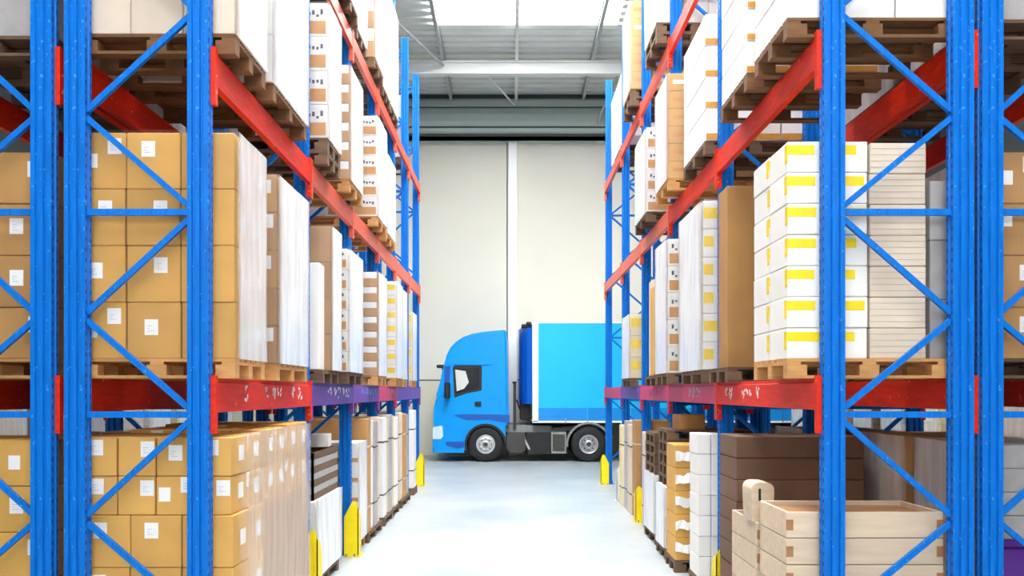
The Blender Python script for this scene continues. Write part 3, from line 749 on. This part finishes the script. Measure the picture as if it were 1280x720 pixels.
for i, (y0, y1, zt, mm, cn) in enumerate(((13.8, 14.2, 1.55, BEIGE, 'beige'), (15.05, 15.5, 1.7, CARD2, 'brown'), (15.55, 16.0, 1.6, BEIGE, 'beige'), (16.1, 16.6, 1.65, GREYC, 'grey'), (16.7, 17.2, 1.55, CREAM, 'cream'), (17.85, 18.5, 1.6, WHITEC, 'white'), (18.7, 19.4, 1.5, BEIGE, 'beige'))):
    panel(1, 2.12+.02*(i % 2)+(.3 if y0 > 17.3 else 0), y0, y1, .001, zt, mm, '%s tall board package on the right floor, %s' % (cn, ['before the fourth post', 'first beyond fourth post', 'second beyond fourth post', 'third beyond fourth post', 'last before fifth post', 'first beyond fifth post', 'farthest one'][i]))

# ====================================================================== REAR RACKS (seen past the near frames)
XB = 3.36
stack(-1, XB, .95, 6.38, 7.15, PH, 1.84, 2, 1, 5, 'label', 'tan carton', 'nearest stack, left rear rack floor', 'tan cartons in the left rear rack', 4, top=True)
pal(-1, XB, 6.38, 7.15, 0, 'the tan cartons on the left rear rack floor', False, W=.95)
stack(-1, XB, .95, 6.38, 7.15, 2.434, 3.95, 2, 1, 4, 'labelk', 'darker tan carton', 'left rear rack first shelf', 'darker tan cartons in the left rear rack', 4)
pal(-1, XB, 6.38, 7.15, 2.29, 'the darker tan cartons on the left rear rack', False, W=.95)
XC = 3.43
for (side, xb, LV, sn) in ((-1, XB, LVL, 'left'), (1, XC, LVR, 'right')):
    lst = [(0, 7.5, 8.7, 1.8, 'tan', 'tan'), (0, 9.6, 11.3, 1.75, 'dark', 'dark brown'), (1, 7.5, 8.8, 3.9, 'labelk', 'darker tan'), (1, 9.6, 11.2, 3.8, 'tan', 'brown'), (1, 12.4, 14.1, 3.9, 'dark', 'dark brown'),
           (2, 6.4, 7.6, 6.0, 'grey', 'grey'), (2, 7.7, 9.1, 6.1, 'dark', 'dark brown'), (2, 9.6, 11.4, 6.2, 'dark', 'dark brown'), (1, 9.0, 9.02, 0, '', '')][:-1]  # dark second-shelf loads are added fill, coloured for the deep shade there
    if side == 1: lst = [(1, 6.38, 7.4, 3.95, 'labelk', 'labelled brown')]+lst
    for (lv, y0, y1, zt, st, cn) in lst:
        zb = 0 if lv == 0 else LV[lv-1][0]
        bay = 'nearest bay' if y1 < 9.2 else ('second bay' if y1 < 12 else 'third bay')
        lvn = ['floor', 'first shelf', 'second shelf'][lv]
        lab = '%s load in the %s rear rack, %s, %s' % (cn, sn, lvn, bay)
        pal(side, xb, y0, y1, zb, 'the '+lab, False, W=.95, wood=WOODD)
        load(side, xb, .95, y0, y1, zb+PH, zt, 2, 2, 4, st, lab, FILM, group='loads in the rear racks', simple=(not (side == 1 and y0 < 6.5 and lv == 1)))
PURP = mat('purple_plastic', (92, 38, 140), .4, .05, 6)
pal(1, XC, 6.4, 7.4, 0, 'the purple bin and grey load, right rear rack', False, W=.95, wood=WOODD)
t = thing('storage_bin', 'purple plastic bin under the grey load, right rear rack floor', 'bin', (XC+.55, 6.9, PH))
k = MB(); k.box(-.40, .40, -.49, .49, 0, .90, PURP, .02); link('bin_body', k.mesh('bin_body'), t)
k = MB(); k.box(-.41, .39, -.495, .495, .90, .96, PURP, .01); link('rim', k.mesh('rim'), t)
carton((XC+.07, 6.9, PH), .13, .96, .96, 'beige', 1, None, 'narrow beige carton beside the purple bin, right rear rack', None, 0, True)
load(1, XC, .95, 6.41, 7.39, PH+.962, 1.80, 2, 2, 4, 'grey', 'grey wrapped load on top of the purple bin, right rear rack', FILM, group='loads in the rear racks')
# goods of the next aisle, seen through the slots under the first beams
for side, sn in ((-1, 'left'), (1, 'right')):
    for i in range(9):
        y0 = 12+i*1.55; st, cn = [('white', 'white'), ('dark', 'dark brown'), ('cream', 'cream'), ('tan', 'tan'), ('grey', 'grey')][(i*2+(side > 0)) % 5]
        lab = '%s load beyond the next %s aisle, %s from near end' % (cn, sn, ROW[i] if i else 'first')
        pal(side, 8.2, y0, y0+1.15, 0, 'the '+lab, False, W=1.1, wood=WOODD)
        load(side, 8.2, 1.1, y0, y0+1.15, PH, 2.3-.1*(i % 3), 2, 2, 3, st, lab, FILM, group='loads beyond the next aisle', simple=True)

# ====================================================================== TRUCK
S = 39.9; YT = 27.3
def TX(px): return (px-640)/S
def TZ(py): return (577.4-py)/S
tr = thing('truck', 'bright blue articulated lorry cab parked across the end of the aisle', 'truck', (TX(607), YT+1.2, 0))
ox, oy = TX(607), YT+1.2
def tpart(name, mb, parent=tr, smooth=False):
    me = mb.mesh(name, smooth)
    for v in me.vertices: v.co.x -= ox; v.co.y -= oy
    return link(name, me, parent)
arch = [(607+25*math.cos(R(a)), 556-25*math.sin(R(a))) for a in range(180+20, -20-1, -10)]
prof = [(540.5, 566), (540.5, 552), (542, 538), (541.5, 520), (542.5, 508), (544.5, 500), (548, 495), (550.5, 476), (553, 462), (556, 452), (558, 444), (563, 434), (570, 427), (578, 421.5), (589, 417.5), (603, 415), (620, 413.3), (631.5, 412.5), (633.5, 416), (636.5, 529), (632, 532)]
prof += [(x, y) for x, y in arch[::-1] if y < 560]
prof += [(580, 566)]
bmx = bmesh.new(); pts = [(TX(a), TZ(b)) for a, b in prof]
va = [bmx.verts.new((x, YT, z)) for x, z in pts]; vb = [bmx.verts.new((x, YT+2.45, z)) for x, z in pts]
f1 = bmx.faces.new(va); f2 = bmx.faces.new(vb[::-1])
for i in range(len(pts)): bmx.faces.new((va[i], vb[i], vb[(i+1) % len(pts)], va[(i+1) % len(pts)]))
eds = [e for e in list(f1.edges)+list(f2.edges) if sum(v.co.z for v in e.verts)/2 > 1.2 or all(v.co.x < TX(560) for v in e.verts)]
bmesh.ops.bevel(bmx, geom=eds, offset=.07, segments=3, affect='EDGES')
bmesh.ops.triangulate(bmx, faces=[f for f in bmx.faces if len(f.verts) > 8])
bmx.verts.index_update()
k = MB(); k.add([v.co.copy() for v in bmx.verts], [[v.index for v in f.verts] for f in bmx.faces], CABBLUE); bmx.free()
tpart('cab', k)
def poly(pts, y0, y1, m, name, parent=tr):
    k = MB(); k.prism([(TX(a), TZ(b)) for a, b in pts], y0, y1, m, 'y'); return tpart(name, k, parent)
# raised shoulder line, door line, steps
poly([(566, 453), (570, 450), (617, 450), (619, 454), (612, 456), (570, 456)], YT-.03, YT+.01, CABBLUE, 'shoulder_moulding')
poly([(567, 519), (580, 517.5), (637, 518.5), (637, 529), (610, 524.5), (583, 525)], YT-.012, YT+.01, CABDK, 'lower_panel')
poly([(566, 459), (568.5, 457), (601.5, 457), (602.5, 459), (602, 488), (583, 491.5), (568, 497)], YT-.012, YT+.01, BLACK, 'window_frame')
wn = poly([(570, 461), (599.5, 460), (599, 485), (582, 488.5), (571, 492)], YT-.018, YT-.006, GLASS, 'side_window')
k = MB(); k.prism([(TX(a), TZ(b)) for a, b in ((569, 462), (582, 464), (586, 478), (580, 486), (571, 489))], YT-.021, YT-.016, mat('seat_reflection_pale', (206, 208, 206), .7), 'y'); tpart('seat_reflection', k, wn)  # pale seat reflection drawn as a flat shape on the glass
poly([(549, 495), (551.5, 476), (554, 462), (557, 452), (562.5, 452), (560, 470), (557, 497)], YT+.06, YT+2.39, BLACK, 'windscreen')
poly([(555.5, 458), (563, 457), (561, 497), (555, 497)], YT-.02, YT+.01, CABDK, 'corner_pillar')
k = MB(); k.box(TX(556.5), TX(563.5), YT-.34, YT-.12, TZ(498), TZ(478), BLACK, .04); k.box(TX(558), TX(562), YT-.12, YT+.02, TZ(494), TZ(491), BLACK); k.box(TX(558), TX(562), YT-.12, YT+.02, TZ(484), TZ(481), BLACK)
tpart('wing_mirror', k)
k = MB(); k.box(TX(546), TX(554.5), YT-.1, YT+.25, TZ(460), TZ(456), BLACK, .02); k.box(TX(552), TX(556), YT+.02, YT+.12, TZ(462), TZ(456), BLACK); tpart('kerb_mirror', k)
k = MB(); k.box(TX(593.5), TX(601.5), YT-.035, YT-.0, TZ(508), TZ(502), BLACK, .01); tpart('door_handle', k)
poly([(541, 534), (553, 532), (554, 545), (551, 549), (541, 549)], YT-.014, YT+.3, LENS, 'headlight')
poly([(557, 552), (580, 552), (580, 559), (572, 561), (558, 557)], YT-.012, YT+.01, CABDK, 'entry_step')
k = MB()
for a in range(0, 180, 12):
    pass
def ring_arc(cx, cy, r0, r1, a0, a1, y0, y1, m, name, parent=tr, st=8):
    aa = [R(a0+(a1-a0)*i/16) for i in range(17)]
    pts = [(cx+r1*math.cos(a), cy-r1*math.sin(a)) for a in aa]+[(cx+r0*math.cos(a), cy-r0*math.sin(a)) for a in aa[::-1]]
    k = MB(); vs = []; n_ = 17
    for y in (y0, y1):
        for q in (r0, r1):
            vs += [(TX(cx+q*math.cos(a)), y, TZ(cy-q*math.sin(a))) for a in aa]
    fs = []
    for i in range(16):
        fs += [(i, i+1, n_+i+1, n_+i), (2*n_+i, 3*n_+i, 3*n_+i+1, 2*n_+i+1), (i, 2*n_+i, 2*n_+i+1, i+1), (n_+i, n_+i+1, 3*n_+i+1, 3*n_+i)]
    fs += [(0, n_, 3*n_, 2*n_), (16, 2*n_+16, 3*n_+16, n_+16)]
    k.add(vs, fs, m); return tpart(name, k, parent)
ring_arc(607, 556, 23.5, 26.5, 4, 196, YT-.02, YT+.4, BLACK, 'wheel_arch')
ring_arc(736, 556, 26, 28.5, -5, 185, YT-.02, YT+.6, FENDER, 'rear_fender')
ring_arc(736, 556, 26, 28.5, -5, 185, YT+1.85, YT+2.45, FENDER, 'rear_fender')
def wheel(cx, y, rear, out):
    r = .55; k = MB(); s = out
    k.lathe([(.30, 0), (.33, -.005*s), (.50, -.01*s), (.54, .02*s), (.55, .06*s), (.55, .24*s), (.53, .29*s), (.34, .30*s), (.30, .28*s), (.30, 0)], RUBBER, 'y', 36, (0, 0, 0))
    w_ = link('wheel', k.mesh('wheel', True), tr, (TX(cx)-ox, y-oy, r))
    k = MB()
    if rear: k.lathe([(.30, .01*s), (.275, .0), (.25, .05*s), (.22, .14*s), (.15, .16*s), (.14, .05*s), (.09, .02*s), (0, .02*s)], ALU, 'y', 32)
    else: k.lathe([(.30, .01*s), (.275, 0), (.25, .02*s), (.22, -.005*s), (.15, -.02*s), (.13, .0), (.09, -.06*s), (0, -.06*s)], ALU, 'y', 32)
    rim = link('rim', k.mesh('rim', True), w_)
    k = MB()
    for i in range(8):
        a = 2*math.pi*i/8; k.lathe([(0, -.025*s if not rear else .03*s), (.022, -.025*s if not rear else .03*s), (.022, .06*s)], CHASS, 'y', 8, (.18*math.cos(a), 0, .18*math.sin(a)))
    link('wheel_nut', k.mesh('wheel_nut'), rim)
    k = MB(); k.lathe([(0, -.065*s if not rear else .012*s), (.07, -.065*s if not rear else .012*s), (.085, .03*s)], CHASS, 'y', 16); link('hub', k.mesh('hub'), rim)
wheel(607, YT+.0, False, 1); wheel(607, YT+2.4, False, -1)
wheel(736, YT+.0, True, 1); wheel(736, YT+2.4, True, -1)
k = MB(); k.box(TX(560), TX(770), YT+.75, YT+.87, TZ(546), TZ(534), CHASS); k.box(TX(560), TX(770), YT+1.6, YT+1.72, TZ(546), TZ(534), CHASS)
k.box(TX(600), TX(612), YT+.3, YT+2.1, TZ(562), TZ(552), CHASS); k.box(TX(730), TX(742), YT+.3, YT+2.1, TZ(562), TZ(550), CHASS)
k.box(TX(640), TX(705), YT+.9, YT+1.5, TZ(545), TZ(533), CHASS); tpart('chassis', k)
poly([(634, 541), (656, 541), (657, 563), (652, 566), (637, 566), (633, 560)], YT+.02, YT+.7, CHASS, 'battery_box')
poly([(658, 541), (688, 541), (688, 568), (660, 568)], YT+.1, YT+.7, BLACK, 'fuel_tank')
k = MB(); k.bar((TX(655), YT+.08, TZ(548)), (TX(662), YT+.08, TZ(562)), .06, .03, ALU); tpart('step_bracket', k)
bx = poly([(689, 540), (708, 540), (708, 567), (689, 567)], YT+.02, YT+.6, FENDER, 'tool_box')
k = MB(); k.box(TX(691), TX(706), YT+.008, YT+.022, TZ(564), TZ(543), CHASS, .004); tpart('box_door', k, bx)
k = MB(); k.prism([(TX(684), TZ(537)), (TX(740), TZ(531)), (TX(765), TZ(534)), (TX(765), TZ(536)), (TX(684), TZ(541))], YT+.5, YT+1.95, FENDER, 'y'); tpart('coupling_plate', k)
poly([(612, 531), (690, 533), (690, 541), (628, 541)], YT+.35, YT+2.1, FENDER, 'catwalk')
k = MB(); k.tube([(TX(643.5), YT+.3, TZ(536)), (TX(643.5), YT+.3, TZ(480)), (TX(642.5), YT+.3, TZ(478))], .05, CHASS); k.lathe([(0, .06), (.07, .05), (.07, 0)], BLACK, 'z', 10, (TX(643.2), YT+.3, TZ(479))); tpart('exhaust_stack', k)
k = MB()
for j in range(3):
    k.tube([(TX(646), YT+1.0+.1*j, TZ(500)), (TX(650), YT+1.0+.1*j, TZ(512)), (TX(654), YT+1.0+.1*j, TZ(514)), (TX(656), YT+1.05+.1*j, TZ(497))], .025, BLACK)
tpart('air_hose', k)

tl = thing('semi_trailer', 'cyan blue curtain-sided trailer coupled behind the lorry cab', 'trailer', (TX(720), YT+1.25, 0))
ox, oy = TX(720), YT+1.25
XE = 11.6
k = MB(); k.box(TX(673), XE, YT+.0, YT+2.5, TZ(526), TZ(404), TARP, .02); tpart('curtain', k, tl)
k = MB(); k.box(TX(673), XE, YT-.004, YT+.01, TZ(526), TZ(510), TARP2)
x = TX(684)
tpart('curtain_hem', k, tl)
for i in range(14):
    x = TX(707)+i*.68
    if x > XE-.2: break
    q = MB(); q.box(x-.012, x+.012, YT-.012, YT-.002, TZ(526), TZ(508), TARP if i % 2 else TARP2); q.box(x-.02, x+.02, YT-.02, YT-.002, TZ(528), TZ(523), CHROME)
    tpart('strap_buckle', q, tl)
k = MB(); k.box(TX(665.5), TX(673.2), YT-.01, YT+2.51, TZ(528), TZ(403), TRIMW, .015); k.box(TX(665.5), XE, YT-.01, YT+.02, TZ(528.5), TZ(526), TRIMW); k.box(TX(665.5), XE, YT-.006, YT+2.506, TZ(404), TZ(402.8), TRIMW)
tpart('front_frame', k, tl)
# rounded front bulkhead
k = MB(); pts = []
for i in range(9):
    a = R(90+180*i/8); pts.append((TX(665.5)+.42*math.cos(a), YT+1.25+1.12*math.sin(a)))
k.prism([(TX(666), YT+2.4)]+pts+[(TX(666), YT+.1)], TZ(505), TZ(409), CABDK if False else mat('bulkhead_blue', (10, 96, 206), .35), 'z'); tpart('front_bulkhead', k, tl)
k = MB(); k.box(TX(652), TX(665), YT+.2, YT+2.3, TZ(409), TZ(404.5), BLACK, .02); k.box(TX(658), TX(664), YT+.1, YT+.5, TZ(405), TZ(402), BLACK); tpart('cooling_vent', k, tl)
k = MB(); k.box(TX(650), TX(664), YT+.7, YT+1.8, TZ(526), TZ(500), BLACK, .03); tpart('service_panel', k, tl)
k = MB(); k.box(TX(667), XE, YT+.65, YT+.8, TZ(531), TZ(527), CHASS); k.box(TX(667), XE, YT+1.7, YT+1.85, TZ(531), TZ(527), CHASS); k.box(TX(667), XE, YT+.1, YT+2.4, TZ(528.6), TZ(526), CHASS); tpart('underframe', k, tl)
for j, xx in enumerate((8.0, 9.3, 10.6)):
    for y, s in ((YT+.02, 1), (YT+2.48, -1)):
        k = MB(); k.lathe([(.0, .02*s), (.28, .02*s), (.30, -.0), (.50, -.01*s), (.54, .02*s), (.55, .06*s), (.55, .30*s), (0, .30*s)], RUBBER, 'y', 28); link('wheel', k.mesh('wheel', True), tl, (xx-ox, y-oy, .55))
k = MB()
for xx in (8.0, 9.3, 10.6): k.box(xx-.07, xx+.07, YT+.3, YT+2.2, .48, .62, CHASS); k.box(xx-.05, xx+.05, YT+.68, YT+.78, .6, TZ(530), CHASS); k.box(xx-.05, xx+.05, YT+1.72, YT+1.82, .6, TZ(530), CHASS)
tpart('axle', k, tl)
k = MB(); k.box(4.2, 4.32, YT+.35, YT+.47, 0, TZ(530), CHASS); k.box(4.1, 4.42, YT+.28, YT+.54, 0, .03, CHASS); k.box(4.2, 4.32, YT+2.0, YT+2.12, 0, TZ(530), CHASS); k.box(4.1, 4.42, YT+1.93, YT+2.19, 0, .03, CHASS); tpart('landing_leg', k, tl)

for l, v in USED.items():
    if len(v) > 1: print('DUPLABEL', l, v)
    if not 4 <= len(l.split()) <= 16: print('LEN', len(l.split()), l)
print('NOBJ', len(bpy.data.objects), 'things', sum(len(v) for v in USED.values()))
